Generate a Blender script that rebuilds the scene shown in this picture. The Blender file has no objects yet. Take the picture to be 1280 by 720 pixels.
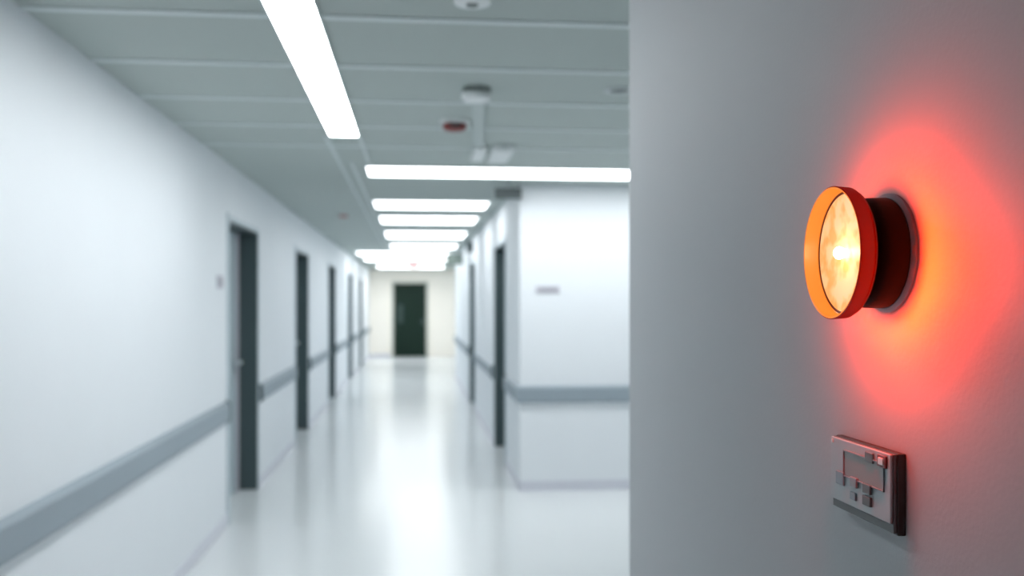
import bpy, bmesh, math, random
from mathutils import Vector, Matrix
random.seed(4)
C = bpy.context.scene.collection
PI = math.pi

# ---------------------------------------------------------------- materials
def mat(name, col, rough=0.6, metal=0.0, spec=0.5, emis=None, estr=0.0, var=0.0, vscale=3.0, bump=0.0, bscale=60.0, coat=0.0):
    m = bpy.data.materials.new(name); m.use_nodes = True
    nt = m.node_tree; b = nt.nodes['Principled BSDF']
    b.inputs['Base Color'].default_value = (*col, 1)
    b.inputs['Roughness'].default_value = rough
    b.inputs['Metallic'].default_value = metal
    b.inputs['Specular IOR Level'].default_value = spec
    b.inputs['Coat Weight'].default_value = coat
    if emis:
        b.inputs['Emission Color'].default_value = (*emis, 1)
        b.inputs['Emission Strength'].default_value = estr
    tc = nt.nodes.new('ShaderNodeTexCoord')
    if var:
        n = nt.nodes.new('ShaderNodeTexNoise'); n.inputs['Scale'].default_value = vscale; n.inputs['Detail'].default_value = 3
        nt.links.new(tc.outputs['Object'], n.inputs['Vector'])
        r = nt.nodes.new('ShaderNodeMix'); r.data_type = 'RGBA'
        r.inputs[6].default_value = (*[c * (1 - var) for c in col], 1)
        r.inputs[7].default_value = (*[min(1, c * (1 + var)) for c in col], 1)
        nt.links.new(n.outputs['Fac'], r.inputs[0]); nt.links.new(r.outputs[2], b.inputs['Base Color'])
    if bump:
        n2 = nt.nodes.new('ShaderNodeTexNoise'); n2.inputs['Scale'].default_value = bscale
        nt.links.new(tc.outputs['Object'], n2.inputs['Vector'])
        bp = nt.nodes.new('ShaderNodeBump'); bp.inputs['Strength'].default_value = bump; bp.inputs['Distance'].default_value = 0.002
        nt.links.new(n2.outputs['Fac'], bp.inputs['Height']); nt.links.new(bp.outputs['Normal'], b.inputs['Normal'])
    return m

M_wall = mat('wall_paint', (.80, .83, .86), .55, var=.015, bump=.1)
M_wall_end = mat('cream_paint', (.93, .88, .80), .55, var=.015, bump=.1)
M_near = mat('shaded_wall_paint', (.45, .475, .495), .6, var=.012, vscale=5, bump=.12, bscale=180)  # foreground wall's shade put into a darker base colour
M_ceil = mat('ceiling_panel', (.43, .485, .465), .7, var=.02, vscale=2)
M_tbar = mat('ceiling_joint_metal', (.66, .72, .72), .5)
M_floor = mat('vinyl_floor', (.72, .745, .755), .19, spec=.28, var=.02, vscale=1.2)
M_base = mat('skirting_vinyl', (.66, .67, .73), .4, var=.01)
M_rail = mat('rail_vinyl', (.29, .345, .385), .5, var=.02)
M_cap = mat('rail_end_cap', (.09, .12, .13), .5)
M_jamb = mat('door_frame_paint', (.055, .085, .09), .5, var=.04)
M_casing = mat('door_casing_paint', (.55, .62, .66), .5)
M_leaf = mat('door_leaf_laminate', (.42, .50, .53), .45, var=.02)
M_green = mat('dark_green_door', (.006, .020, .013), .6, spec=.2, var=.06)
M_endframe = mat('end_door_frame', (.45, .47, .42), .5)
M_steel = mat('brushed_steel', (.62, .66, .67), .3, metal=.7)
M_white = mat('white_plastic', (.80, .83, .83), .4)
M_darkpl = mat('dark_grey_plastic', (.045, .065, .068), .45, var=.03)
M_redpl = mat('dark_red_plastic', (.20, .012, .010), .35)
M_pink = mat('dull_red_plastic', (.45, .10, .09), .5)
M_trim = mat('fixture_housing', (.50, .55, .55), .4)
M_led = mat('led_diffuser', (.9, .9, .9), .5, emis=(.95, .98, 1.0), estr=3.3)
M_led_cross = mat('led_diffuser_wide', (.9, .9, .9), .5, emis=(.95, .98, 1.0), estr=5.2)
M_led_run = mat('led_diffuser_bright', (.9, .9, .9), .5, emis=(.95, .98, 1.0), estr=18.0)
M_signgrey = mat('sign_plate', (.50, .49, .54), .5)
M_signtxt = mat('sign_band', (.34, .34, .38), .5)
# warning lamp
M_rubber = mat('black_rubber', (.005, .004, .0035), .6, spec=.12, bump=.2, bscale=90)
M_flange = mat('grey_flange_metal', (.20, .22, .27), .45, metal=.2)
M_gasket = mat('dark_red_gasket', (.16, .02, .008), .5)
M_bulb = mat('hot_bulb', (1, .95, .8), .4, emis=(1, .88, .60), estr=5.0)

def lens_mat():
    m = mat('lamp_lens', (.95, .72, .42), .35)
    nt = m.node_tree; b = nt.nodes['Principled BSDF']
    tc = nt.nodes.new('ShaderNodeTexCoord')
    v = nt.nodes.new('ShaderNodeTexNoise'); v.inputs['Scale'].default_value = 42; v.inputs['Detail'].default_value = 2
    nt.links.new(tc.outputs['Object'], v.inputs['Vector'])
    r = nt.nodes.new('ShaderNodeValToRGB')
    r.color_ramp.elements[0].position = .38; r.color_ramp.elements[0].color = (.94, .50, .15, 1)
    r.color_ramp.elements[1].position = .55; r.color_ramp.elements[1].color = (.95, .72, .38, 1)
    nt.links.new(v.outputs['Fac'], r.inputs['Fac'])
    nt.links.new(r.outputs['Color'], b.inputs['Base Color'])
    nt.links.new(r.outputs['Color'], b.inputs['Emission Color'])
    b.inputs['Emission Strength'].default_value = .44
    bp = nt.nodes.new('ShaderNodeBump'); bp.inputs['Strength'].default_value = .25; bp.inputs['Distance'].default_value = .002
    nt.links.new(v.outputs['Fac'], bp.inputs['Height']); nt.links.new(bp.outputs['Normal'], b.inputs['Normal'])
    return m
M_lens = lens_mat()

def gel(name, trans, diff, tl, wt, wtl, rough=.25, gloss=.08, glow=None):
    """coloured plastic: lets light through (transparent + translucent) and scatters some"""
    m = bpy.data.materials.new(name); m.use_nodes = True; nt = m.node_tree
    nt.nodes.remove(nt.nodes['Principled BSDF']); out = nt.nodes['Material Output']
    T = nt.nodes.new('ShaderNodeBsdfTransparent'); T.inputs[0].default_value = (*trans, 1)
    D = nt.nodes.new('ShaderNodeBsdfDiffuse'); D.inputs[0].default_value = (*diff, 1)
    L = nt.nodes.new('ShaderNodeBsdfTranslucent'); L.inputs[0].default_value = (*tl, 1)
    G = nt.nodes.new('ShaderNodeBsdfGlossy'); G.inputs['Roughness'].default_value = rough
    a = nt.nodes.new('ShaderNodeMixShader'); a.inputs[0].default_value = wtl
    nt.links.new(D.outputs[0], a.inputs[1]); nt.links.new(L.outputs[0], a.inputs[2])
    b = nt.nodes.new('ShaderNodeMixShader'); b.inputs[0].default_value = wt
    nt.links.new(a.outputs[0], b.inputs[1]); nt.links.new(T.outputs[0], b.inputs[2])
    g = nt.nodes.new('ShaderNodeMixShader'); g.inputs[0].default_value = gloss
    nt.links.new(b.outputs[0], g.inputs[1]); nt.links.new(G.outputs[0], g.inputs[2])
    if glow:
        E_ = nt.nodes.new('ShaderNodeEmission'); E_.inputs[0].default_value = (*glow, 1); E_.inputs[1].default_value = 1
        A_ = nt.nodes.new('ShaderNodeAddShader'); nt.links.new(g.outputs[0], A_.inputs[0]); nt.links.new(E_.outputs[0], A_.inputs[1])
        nt.links.new(A_.outputs[0], out.inputs[0])
    else: nt.links.new(g.outputs[0], out.inputs[0])
    return m
M_amber_in = gel('amber_plastic_lit_inside', (1, .25, .04), (1, .36, .06), (1, .3, .03), .3, .3, glow=(.48, .14, .015))  # emission added for the bulb's light on the cup's inner wall
M_amber_out = gel('amber_plastic_shaded_outside', (.9, .05, .01), (.16, .006, .004), (.36, .012, .004), .0, .45, .2, .06)  # same cup, with the outer side's shade put into a dark red

# ---------------------------------------------------------------- mesh helpers
def box(bm, x0, x1, y0, y1, z0, z1, mi=0):
    vs = [bm.verts.new((x, y, z)) for x in (x0, x1) for y in (y0, y1) for z in (z0, z1)]
    for f in ((0,1,3,2), (4,6,7,5), (0,4,5,1), (2,3,7,6), (0,2,6,4), (1,5,7,3)):
        fc = bm.faces.new([vs[i] for i in f]); fc.material_index = mi
    return vs
def obj(name, bm, m, parent=None, loc=None, bevel=0, smooth=False, seg=2):
    bmesh.ops.recalc_face_normals(bm, faces=bm.faces)
    me = bpy.data.meshes.new(name); bm.to_mesh(me); bm.free()
    for mm in (m if isinstance(m, (list, tuple)) else [m]): me.materials.append(mm)
    o = bpy.data.objects.new(name, me); C.objects.link(o)
    if parent: o.parent = parent
    if loc: o.location = loc
    if smooth:
        for p in me.polygons: p.use_smooth = True
    if bevel:
        b = o.modifiers.new('bevel', 'BEVEL'); b.width = bevel; b.segments = seg; b.limit_method = 'ANGLE'
        b.angle_limit = math.radians(40)
        w = o.modifiers.new('wn', 'WEIGHTED_NORMAL'); 
        for p in me.polygons: p.use_smooth = True
    return o
def bx(name, m, x0, x1, y0, y1, z0, z1, parent=None, bevel=0):
    bm = bmesh.new(); box(bm, x0, x1, y0, y1, z0, z1)
    return obj(name, bm, m, parent, bevel=bevel)
def lathe(bm, prof, axis='z', n=64, mi=None, closed=False):
    """prof: (radius, height) list turned about the local axis"""
    rings = []
    for r, h in prof:
        ring = []
        if r < 1e-6:
            p = (0, 0, h) if axis == 'z' else (h, 0, 0)
            v = bm.verts.new(p); ring = [v] * n
        else:
            for k in range(n):
                a = 2 * PI * k / n
                p = (r * math.cos(a), r * math.sin(a), h) if axis == 'z' else (h, r * math.cos(a), r * math.sin(a))
                ring.append(bm.verts.new(p))
        rings.append(ring)
    pairs = list(zip(rings, rings[1:]))
    if closed: pairs.append((rings[-1], rings[0]))
    for i, (a, b) in enumerate(pairs):
        for k in range(n):
            k2 = (k + 1) % n
            vs = []
            for v in (a[k], a[k2], b[k2], b[k]):
                if v not in vs: vs.append(v)
            if len(vs) > 2:
                f = bm.faces.new(vs); f.smooth = True
                if mi: f.material_index = mi[i]
def turned(name, m, prof, axis='z', parent=None, loc=None, n=64, mi=None, closed=False):
    bm = bmesh.new(); lathe(bm, prof, axis, n, mi, closed)
    o = obj(name, bm, m, parent, loc)
    e = o.modifiers.new('edges', 'EDGE_SPLIT'); e.split_angle = math.radians(35)
    return o
def empty(name, loc, label=None, cat=None, group=None, kind=None):
    o = bpy.data.objects.new(name, None); C.objects.link(o); o.location = loc; o.empty_display_size = .05
    return tag(o, label, cat, group, kind)
def tag(o, label=None, cat=None, group=None, kind=None):
    if label: o['label'] = label
    if cat: o['category'] = cat
    if group: o['group'] = group
    if kind: o['kind'] = kind
    return o
def struct(o, label=None): return tag(o, label, None, None, 'structure')

# ---------------------------------------------------------------- the setting
XL, XR, H = -1.335, .889, 2.60
XN, YN = .50, 2.205          # near wall face and its far end
YC = 8.071                   # cross wall
YE = 28.65                   # end wall
YB = -5.0                    # behind the camera
XO = 4.6                     # side hall's far side
YA = 20.9                    # where the right wall ends
XA = 2.6
DZ = 2.19
struct(bx('floor', M_floor, -1.8, XO + .2, YB - .2, YE + .2, -.15, 0), 'glossy pale vinyl corridor floor')
struct(bx('ceiling', M_ceil, -1.8, XO + .2, YB - .2, YE + .2, H, H + .15), 'grey green panelled ceiling')

LD = [(7.08, 8.385), (11.00, 12.305), (15.17, 16.47), (19.55, 20.88), (23.75, 25.04)]
RD = [(9.33, 10.63), (14.08, 15.38)]
def wall_with_doors(name, face, back, y0, y1, doors, m):
    bm = bmesh.new(); y = y0
    a, b = min(face, back), max(face, back)
    for d0, d1 in doors:
        box(bm, a, b, y, d0, 0, H); box(bm, a, b, d0, d1, DZ, H); y = d1
    box(bm, a, b, y, y1, 0, H)
    return obj(name, bm, m)
struct(wall_with_doors('wall_left', XL, XL - .3, YB, YE, LD, M_wall), 'long white corridor wall on the left')
struct(wall_with_doors('wall_right', XR, XR + .3, YC + .15, YA, RD, M_wall), 'white corridor wall on the right beyond the side hall')
struct(bx('wall_cross', M_wall, XR, XO, YC, YC + .15, 0, H), 'white wall of the side hall facing the viewer')
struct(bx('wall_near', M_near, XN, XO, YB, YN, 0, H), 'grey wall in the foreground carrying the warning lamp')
struct(bx('wall_end', M_wall_end, XL - .3, XA + .1, YE, YE + .2, 0, H), 'cream end wall of the corridor')
struct(bx('wall_back', M_wall, XL - .3, XN, YB - .15, YB, 0, H))
struct(bx('wall_side', M_wall, XO, XO + .15, YN, YC + .15, 0, H))
struct(bx('wall_alcove', M_wall, XA, XA + .15, YA - .15, YE, 0, H))
struct(bx('wall_return', M_wall, XR + .3, XA, YA - .15, YA, 0, H))

# skirting
def gaps(y0, y1, doors, mar):
    out = []; y = y0
    for d0, d1 in doors:
        out.append((y, d0 - mar)); y = d1 + mar
    out.append((y, y1)); return out
bm = bmesh.new()
for a, b in gaps(YB, YE, LD, .055): box(bm, XL, XL + .010, a, b, 0, .085)
struct(obj('baseboard_left', bm, M_base))
bm = bmesh.new()
for a, b in gaps(YC, YA, RD, .055): box(bm, XR - .010, XR, a, b, 0, .085)
struct(obj('baseboard_right', bm, M_base))
struct(bx('baseboard_cross', M_base, XR, XO, YC - .010, YC, 0, .085))
struct(bx('baseboard_end', M_base, XL + .01, -.70, YE - .010, YE, 0, .085))

# ceiling joints and the channel round the long lamp
n_trim = 0
def trim(x0, x1, y0, y1, m=M_tbar, dz=.006):
    global n_trim; n_trim += 1
    return struct(bx('trim_%d' % n_trim, m, x0, x1, y0, y1, H - dz, H))
for k in range(-3, 7):
    y = 2.03 + .70 * k + (.0)
    x1 = XN if y < YN else XO
    trim(XL, x1, y - .022, y + .022)
trim(-.540, -.520, 5.84, 18.2, dz=.012)
trim(-.335, -.315, 5.84, 6.95, dz=.012)
trim(-.455, -.435, 6.95, 18.2, dz=.012)

# ---------------------------------------------------------------- doors
def corridor_door(n, face, side, d0, d1):
    """side -1: recess goes to -X (left wall), +1: to +X (right wall)"""
    D = empty('door_%d' % n, (face, (d0 + d1) / 2, 0), kind='structure')
    def b(name, m, x0, x1, y0, y1, z0, z1, par=D, bevel=0):
        # x measured into the recess (negative = towards the corridor)
        xs = sorted((side * x0, side * x1)); yc = (d0 + d1) / 2
        return bx(name, m, xs[0], xs[1], y0 - yc, y1 - yc, z0, z1, par, bevel)
    t = .012
    bm = bmesh.new(); yc = (d0 + d1) / 2
    for (y0, y1, z0, z1) in ((d0, d0 + t, 0, DZ), (d1 - t, d1, 0, DZ), (d0 + t, d1 - t, DZ - t, DZ)):
        xs = sorted((0.0, side * .165)); box(bm, xs[0], xs[1], y0 - yc, y1 - yc, z0, z1)
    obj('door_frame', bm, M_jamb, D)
    bm = bmesh.new()
    for (y0, y1, z0, z1) in ((d0 - .05, d0, 0, DZ + .05), (d1, d1 + .02, 0, DZ + .02), (d0, d1, DZ, DZ + .03)):
        xs = sorted((0.0, -side * .012)); box(bm, xs[0], xs[1], y0 - yc, y1 - yc, z0, z1)
    obj('door_casing', bm, M_casing, D)
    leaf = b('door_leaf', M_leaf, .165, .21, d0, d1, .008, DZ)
    bm = bmesh.new()
    xs = sorted((side * .150, side * .165)); box(bm, xs[0], xs[1], d1 - .10 - yc, d1 - t - yc, 0, DZ - t)
    obj('stile', bm, M_signgrey, D)
    hb = bmesh.new()
    yh = (d1 - .20) - yc
    xs = sorted((side * .158, side * .165)); box(hb, xs[0], xs[1], yh - .03, yh + .03, .98, 1.18)
    xs = sorted((side * .105, side * .158)); box(hb, xs[0], xs[1], yh - .012, yh + .012, 1.085, 1.112)
    xs = sorted((side * .090, side * .112)); box(hb, xs[0], xs[1], yh - .13, yh + .012, 1.083, 1.114)
    obj('door_handle', hb, M_steel, D, bevel=.004)
    tag(D, 'recessed corridor door with a dark slate frame')
    return D
nd = 0
for d in LD: nd += 1; corridor_door(nd, XL, -1, *d)
for d in RD: nd += 1; corridor_door(nd, XR, 1, *d)

# end door
nd += 1
ED = empty('door_%d' % nd, (-.13, YE, 0), kind='structure'); tag(ED, 'dark green door in the cream end wall')
bx('door_leaf', M_green, -.475, .475, -.05, 0, .01, 2.17, ED)
bm = bmesh.new()
box(bm, -.535, -.475, -.065, 0, 0, 2.23); box(bm, .475, .535, -.065, 0, 0, 2.23); box(bm, -.475, .475, -.065, 0, 2.17, 2.23)
obj('door_frame', bm, M_endframe, ED)
bx('vision_panel', mat('door_glass', (.05, .075, .07), .08), -.36, -.20, -.056, -.05, 1.0, 1.55, ED)
bm = bmesh.new(); box(bm, .36, .42, -.06, -.05, .95, 1.12); box(bm, .28, .42, -.10, -.085, 1.03, 1.05); box(bm, .385, .405, -.09, -.06, 1.03, 1.05)
obj('door_handle', bm, M_darkpl, ED)

# ---------------------------------------------------------------- crash rails
RZ0, RZ1, RP = .745, .891, .032
def rail(p0, p1, nrm, label, ends=(True, True)):
    """p0,p1: wall points (x,y); nrm: unit vector into the corridor"""
    p0 = Vector((*p0, 0)); p1 = Vector((*p1, 0)); d = (p1 - p0); Ln = d.length; d.normalize(); nv = Vector((*nrm, 0))
    r = empty('handrail', (p0.x, p0.y, RZ0), label, 'handrail', 'grey wall rails')
    prof = [(0, 0), (RP * .8, .006), (RP, .018), (RP, .122), (RP * .8, .134), (0, .146)]
    def sweep(name, a, b, m, sc=1.0):
        bm = bmesh.new(); rings = []
        for t in (a, b):
            rings.append([bm.verts.new(d * t + nv * (q * sc) + Vector((0, 0, .073 + (z - .073) * sc))) for q, z in prof])
        n = len(prof)
        for i in range(n):
            bm.faces.new((rings[0][i], rings[0][(i + 1) % n], rings[1][(i + 1) % n], rings[1][i]))
        bm.faces.new(rings[0]); bm.faces.new(rings[1][::-1])
        return obj(name, bm, m, r)
    a = .035 if ends[0] else 0; b = .035 if ends[1] else 0
    sweep('rail_cover', a, Ln - b, M_rail)
    if ends[0]: sweep('end_cap', 0, .035, M_cap, 1.12)
    if ends[1]: sweep('end_cap', Ln - .035, Ln, M_cap, 1.12)
LL = ['grey rail on the left wall in front of the nearest left door',
      'short grey rail on the left wall between the first and second left doors',
      'grey rail on the left wall between the second and third left doors',
      'grey rail on the left wall between the third and fourth left doors',
      'grey rail on the left wall between the fourth and fifth left doors',
      'far grey rail on the left wall beside the cream end wall']
for (a, b), l in zip(gaps(-1.5, YE - .1, LD, .06), LL): rail((XL, a), (XL, b), (1, 0), l)
rail((XR, YC), (XR, RD[0][0] - .06), (-1, 0), 'short grey rail between the side hall corner and the first right door', (False, True))
rail((XR, RD[0][1] + .06), (XR, RD[1][0] - .06), (-1, 0), 'grey rail between the two doors of the right wall')
rail((XR, RD[1][1] + .06), (XR, YA - .1), (-1, 0), 'far grey rail on the right wall beyond its second door')
rail((XR - RP, YC), (XO, YC), (0, -1), 'broad grey rail across the white wall below the small sign', (False, False))

# ---------------------------------------------------------------- ceiling lights
def light(x0, x1, y0, y1, label, led=None):
    cx, cy = (x0 + x1) / 2, (y0 + y1) / 2
    r = empty('ceiling_light', (cx, cy, H), label, 'ceiling light', 'white linear ceiling lights')
    w, l = (x1 - x0) / 2, (y1 - y0) / 2; t = .010
    bm = bmesh.new()
    box(bm, -w, w, -l, -l + t, -.012, 0); box(bm, -w, w, l - t, l, -.012, 0)
    box(bm, -w, -w + t, -l + t, l - t, -.012, 0); box(bm, w - t, w, -l + t, l - t, -.012, 0)
    obj('light_frame', bm, M_trim, r)
    bx('diffuser', led or M_led, -w + t, w - t, -l + t, l - t, -.009, -.001, r)
light(-.508, -.325, 2.3, 5.82, 'long white ceiling light running along the corridor, nearest the viewer', M_led_run)
light(-1.0, .80, 25.6, 27.4, 'added last white cross ceiling light, brightening the cream end wall', M_led_cross)  # extra fixture added to brighten the end wall
light(-.36, 4.1, 7.10, 7.64, 'widest white ceiling light crossing the corridor into the side hall', M_led_cross)
light(-.41, .75, 9.45, 10.25, 'white cross ceiling light, second from the viewer')
light(-.41, .75, 11.15, 12.15, 'white cross ceiling light, third from the viewer')
light(-.42, .75, 13.5, 14.9, 'white cross ceiling light, fourth from the viewer')
light(-.42, .75, 16.4, 17.6, 'white cross ceiling light, fifth from the viewer')
light(-1.15, .70, 18.9, 20.2, 'white cross ceiling light reaching furthest left, sixth from the viewer')
light(-1.15, .75, 21.6, 22.9, 'white cross ceiling light, seventh from the viewer, next to last')

# ---------------------------------------------------------------- things on the ceiling
D1 = empty('smoke_detector', (.191, 3.18, H), 'round white smoke detector nearest the viewer on the grey ceiling', 'smoke detector')
turned('base', M_white, [(0, 0), (.062, 0), (.062, -.014), (.058, -.018), (.036, -.021), (0, -.021)], parent=D1)
turned('sensor', mat('sensor_grey', (.20, .23, .22), .5), [(0, -.020), (.022, -.020), (.019, -.026), (0, -.027)], parent=D1)

D2 = empty('ceiling_speaker', (.29, 4.50, H), 'white round ceiling unit with dark collar, behind the nearest smoke detector', 'ceiling unit')
turned('collar', mat('collar_grey', (.22, .25, .24), .5), [(0, 0), (.066, 0), (.066, -.020), (0, -.020)], parent=D2)
turned('cover', M_white, [(0, -.020), (.058, -.020), (.070, -.032), (.070, -.050), (.060, -.060), (0, -.062)], parent=D2)

D3 = empty('alarm_beacon', (.222, 5.33, H), 'small dark red alarm beacon on white ceiling base', 'alarm beacon')
turned('base', M_white, [(0, 0), (.083, 0), (.083, -.010), (.070, -.018), (0, -.018)], parent=D3)
turned('red_dome', M_redpl, [(.066, -.018), (.066, -.040), (.050, -.054), (.02, -.060), (0, -.061)], parent=D3)
bx('strobe_window', M_darkpl, -.03, .03, -.071, -.050, -.042, -.026, D3, .003)

def junction(x, y, w, l, h, label):
    r = empty('junction_box', (x, y, H), label, 'ceiling box')
    bx('body', M_white, -w, w, -l, l, -h, .004, r, .008)
    bx('lid', M_white, -w * .9, w * .9, -l * .9, l * .9, -h - .008, -h, r, .003)
    bx('gland', M_trim, -.010, .010, -l - .01, -l, -h * .8, -h * .3, r)
junction(.425, 6.36, .042, .26, .030, 'smaller white ceiling box at the end of the white trunking')
junction(.570, 6.36, .070, .30, .035, 'larger white ceiling box in front of the widest cross light')
bm = bmesh.new()
a = Vector((.305, 4.60, 0)); b = Vector((.405, 6.08, 0)); d = (b - a).normalized(); s = Vector((d.y, -d.x, 0)) * .035
for z0, z1, ss in ((-.016, 0, 1.0), (-.020, -.016, .8)):
    vs = [bm.verts.new(p + Vector((0, 0, z))) for z in (z0, z1) for p in (a + s * ss, b + s * ss, b - s * ss, a - s * ss)]
    for f in ((0,1,2,3), (7,6,5,4), (0,4,5,1), (1,5,6,2), (2,6,7,3), (3,7,4,0)): bm.faces.new([vs[i] for i in f])
tag(obj('cable_trunking', bm, mat('pale_trunking', (.46, .52, .51), .5), loc=(0, 0, H)), 'narrow pale cable trunking running along the ceiling to a white box', 'cable trunking')

D4 = empty('downlight', (.965, 4.47, H), 'small dark round unlit downlight beside the foreground wall edge', 'downlight')
turned('ring', M_trim, [(.045, 0), (.075, 0), (.075, -.006), (.050, -.008), (.045, -.004)], parent=D4, closed=True)
turned('dark_recess', M_darkpl, [(0, -.001), (.046, -.001), (.046, -.003), (0, -.003)], parent=D4)

D5 = empty('ceiling_sensor', (-.797, 11.0, H), 'faint dull red round sensor on the left part of the ceiling', 'ceiling sensor')
turned('base', M_trim, [(0, 0), (.07, 0), (.07, -.01), (.05, -.018), (0, -.018)], parent=D5)
turned('sensor_cap', M_pink, [(.048, -.018), (.042, -.035), (0, -.04)], parent=D5)

D6 = empty('exit_beacon', (-.02, 23.4, H), 'small red sign box under the ceiling near the end door', 'sign box')
bx('bracket', M_trim, -.02, .02, -.02, .02, -.04, .004, D6)
bx('red_case', mat('red_sign_plastic', (.75, .16, .16), .4), -.13, .13, -.03, .03, -.14, -.03, D6, .01)

def signbox(x0, x1, y, z0, z1, label, m=M_darkpl):
    r = empty('sign_box', (x1, y, z0), label, 'sign box', 'dark boxes below the ceiling')
    w = x1 - x0
    bx('housing', m, -w, 0, -.03, .03, 0, z1 - z0, r, .004)
    bx('hanger', M_trim, -w * .6, -w * .4, -.012, .012, z1 - z0, H - z0, r)
signbox(.667, .889, YC - .10, 2.460, 2.548, 'dark flat box hanging at the corner of the side hall')
signbox(.790, .889, 14.6, 2.36, 2.52, 'small dark box hanging high on the right wall past the first right door')
signbox(.580, .889, 17.7, 2.30, 2.50, 'grey green box hanging furthest along the right wall', mat('grey_green_plastic', (.15, .19, .17), .5))

# wall signs
def wallsign(name, loc, size, face, label):
    r = empty(name, loc, label, 'wall sign'); w, h = size
    if face == 'x':
        bx('plate', M_signgrey, 0, .008, -w, w, -h, h, r, .002)
        bx('marking', M_signtxt, .008, .009, -w * .7, w * .7, -h * .35, h * .35, r)
    else:
        bx('plate', M_signgrey, -w, w, -.008, 0, -h, h, r, .002)
        bx('marking', M_signtxt, -w * .6, w * .75, -.009, -.008, -h * .3, h * .35, r)
wallsign('door_sign', (XL, 6.78, 1.735), (.10, .045), 'x', 'small grey plate on the left wall beside the nearest door')
wallsign('wall_sign', (1.125, YC, 1.705), (.10, .030), 'y', 'small lilac grey sign on the white wall above the broad rail')

# ---------------------------------------------------------------- the warning lamp
LY, LZ = .973, 1.643
LAMP = empty('warning_lamp', (XN, LY, LZ), 'round glowing orange warning lamp on the grey foreground wall', 'warning lamp')
# local x: 0 at the wall, negative towards the corridor
turned('wall_flange', M_flange, [(0, -.006), (.059, -.006), (.0630, -.003), (.0630, 0), (0, 0)], 'x', LAMP)
bprof = [(0, 0 - .004), (.0565, -.004), (.0585, -.007), (.0580, -.027), (.0550, -.033), (.050, -.036), (.050, -.0405), (0, -.0405)]
turned('body', M_rubber, bprof, 'x', LAMP)
turned('neck', M_gasket, [(0, -.0405), (.056, -.0405), (.059, -.042), (.060, -.0445), (0, -.0445)], 'x', LAMP)
# amber cup: shade painted into outer red, glow into inner side; open front
XF, XBk = -.0640, -.0440
turned('lens_hood', [M_amber_out, M_amber_in],
       [(.0610, XBk), (.0655, XBk - .0010), (.0690, XBk - .0050), (.0700, XF + .001), (.0690, XF), (.0672, XF + .0005), (.0660, XBk - .0050), (.0610, XBk - .0015)],
       'x', LAMP, n=96, mi=[0, 0, 0, 0, 1, 1, 1, 1], closed=True)
turned('gasket', M_gasket, [(.0625, -.0445), (.0662, -.0445), (.0662, -.0482), (.0640, -.0486), (.0625, -.0478)], 'x', LAMP, n=96, closed=True)
# lens: shallow dish with concentric ribs
lp = [(0, -.0452)]
for i in range(1, 13):
    r = .0625 * i / 12; x = -.0452 - .0026 * (i / 12) ** 2
    lp += [(r - .0012, x + .0000), (r, x - .0002)]
lp += [(.0625, -.0445), (0, -.0445)]
turned('lens', M_lens, lp, 'x', LAMP, n=96)
turned('bulb', M_bulb, [(0, -.0600), (.0035, -.0592), (.0062, -.0568), (.0070, -.0540), (.0060, -.0510), (.0045, -.0480), (.0045, -.0455)], 'x', LAMP, n=32)

def pt(name, loc, watts, col, rad, kind='POINT'):
    l = bpy.data.lights.new(name, kind); l.energy = watts; l.color = col
    l.shadow_soft_size = rad
    o = bpy.data.objects.new(name, l); C.objects.link(o); o.location = loc
    return o
pt('bulb_glow', (-.0665, 0, 0), .025, (1, .62, .28), .002).parent = LAMP
# added ring of spot lights behind the hood, casting the halo on the wall
NL = 16
for k in range(NL):
    a = 2 * PI * k / NL
    ry, rz = math.cos(a), math.sin(a)
    w = .5 + .5 * (math.cos(a - math.radians(218)))
    o = pt('halo_spot', (-.0405, .0665 * ry, .0665 * rz), .20 + .78 * w ** 2, (1, .034, .002), .004, 'SPOT')
    o.data.spot_size = math.radians(125); o.data.spot_blend = .9
    d = Vector((1.0, ry * 1.4, rz * 1.4)).normalized()
    o.rotation_euler = d.to_track_quat('-Z', 'Y').to_euler(); o.parent = LAMP

# ---------------------------------------------------------------- wall control plate
PY0, PY1, PZ0, PZ1 = .935, 1.080, 1.352, 1.436
PL = empty('control_panel', (XN, (PY0 + PY1) / 2, PZ0), 'small grey push button panel on the wall below the warning lamp', 'wall switch')
# local y: positive = far (left in the photograph)
W = (PY1 - PY0) / 2; HH = PZ1 - PZ0
M_back = mat('panel_back_box', (.035, .040, .038), .5)
M_lower = mat('panel_lower_bezel', (.13, .14, .145), .5)
M_face = mat('panel_face', (.42, .47, .49), .35, var=.05, vscale=30)
M_win = mat('panel_window', (.30, .275, .265), .2)
M_key = mat('panel_key_dark', (.12, .15, .155), .4)
M_keyb = mat('panel_key_pale', (.30, .33, .36), .4)
M_blue = mat('panel_key_blue', (.24, .33, .38), .4)
bx('back_box', M_back, -.009, 0, -W, W, 0, HH, PL, .0012)
bx('bezel', M_lower, -.0125, -.009, -W + .002, W, .002, HH - .001, PL, .0008)
face = bx('face_plate', M_face, -.0155, -.0125, -W + .003, W - .001, .0115, HH - .001, PL, .0015)
def key(name, u, v, hw, hh, m, dx=.0022, par=PL, bev=.001):
    # u from the far side, v from the top of the face plate
    y = (W - .001) - u * (2 * W - .004); z = (HH - .001) - v * (HH - .0125)
    return bx(name, m, -.0155 - dx, -.0153, y - hw, y + hw, z - hh, z + hh, par, bev)
bm = bmesh.new()
yc, zc, hw, hh = (W - .001) - .58 * (2 * W - .004), (HH - .001) - .36 * (HH - .0125), .047, .015
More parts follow.
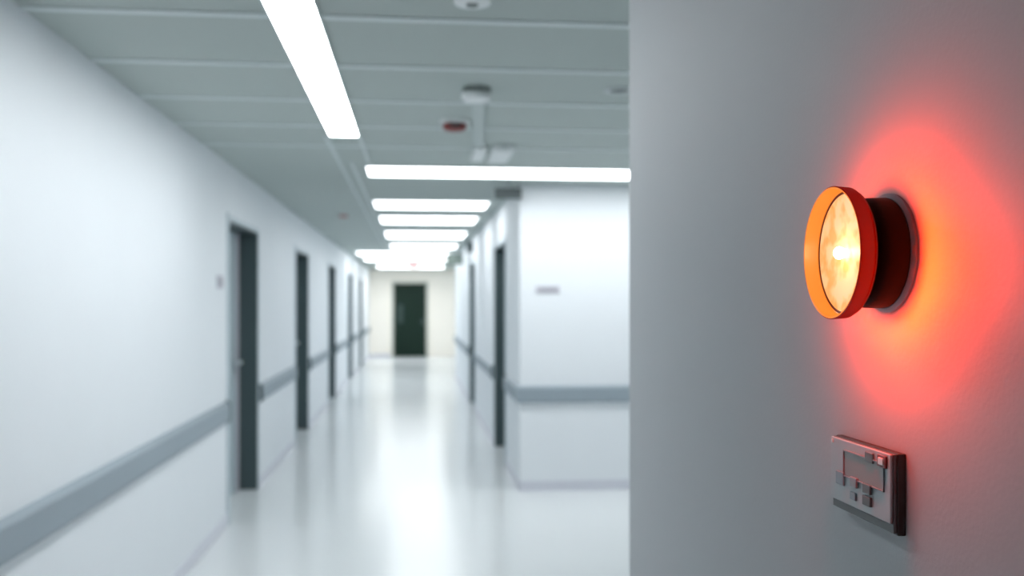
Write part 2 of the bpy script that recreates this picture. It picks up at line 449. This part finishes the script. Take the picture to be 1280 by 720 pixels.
for q in ((yc - hw, yc + hw, zc + hh - .0012, zc + hh), (yc - hw, yc + hw, zc - hh, zc - hh + .0012), (yc - hw, yc - hw + .0012, zc - hh, zc + hh), (yc + hw - .0012, yc + hw, zc - hh, zc + hh)):
    box(bm, -.0172, -.0155, *q)
obj('window_rim', bm, M_keyb, PL)
bx('display_window', M_win, -.0160, -.0153, yc - hw + .0012, yc + hw - .0012, zc - hh + .0012, zc + hh - .0012, PL)
key('dark_key', .69, .14, .009, .0055, M_key)
key('key', .44, .60, .008, .0055, M_keyb, .003)
key('key', .19, .62, .010, .0075, M_blue)
key('dark_key', .66, .62, .009, .0052, M_key, .003)
key('dark_key', .66, .80, .009, .0052, M_key, .003)
key('key', .42, .82, .007, .0045, M_blue)
ind = key('indicator', .89, .13, .0095, .0065, M_redpl)
key('indicator_cap', .89, .13, .0055, .0038, M_white, .0034, PL, .0008)
key('screw', .035, .07, .0022, .0022, M_white, .001, PL, .0006)

# ---------------------------------------------------------------- world, camera
w = bpy.data.worlds.new('world'); bpy.context.scene.world = w; w.use_nodes = True
w.node_tree.nodes['Background'].inputs[0].default_value = (.7, .8, .9, 1); w.node_tree.nodes['Background'].inputs[1].default_value = .05

cam = bpy.data.cameras.new('camera'); co = bpy.data.objects.new('camera', cam); C.objects.link(co)
f = 1200.0
cam.sensor_width = 36; cam.sensor_fit = 'HORIZONTAL'; cam.lens = 36 * f / 1280
cam.shift_y = 19 / 1280
cam.clip_start = .05; cam.clip_end = 100
th = math.atan(122 / f)
co.location = (0, 0, 1.59); co.rotation_mode = 'XYZ'
co.rotation_euler = (PI / 2, 0, -th)
cam.dof.use_dof = True; cam.dof.focus_distance = 1.02; cam.dof.aperture_fstop = 4.0
sc = bpy.context.scene; sc.camera = co
sc.view_settings.view_transform = 'Standard'; sc.view_settings.look = 'None'
sc.view_settings.gamma = 1; sc.view_settings.use_curve_mapping = False
sc.view_settings.exposure = 0.38
cy = sc.cycles
cy.use_denoising = True; cy.max_bounces = 12; cy.diffuse_bounces = 8; cy.sample_clamp_indirect = 6
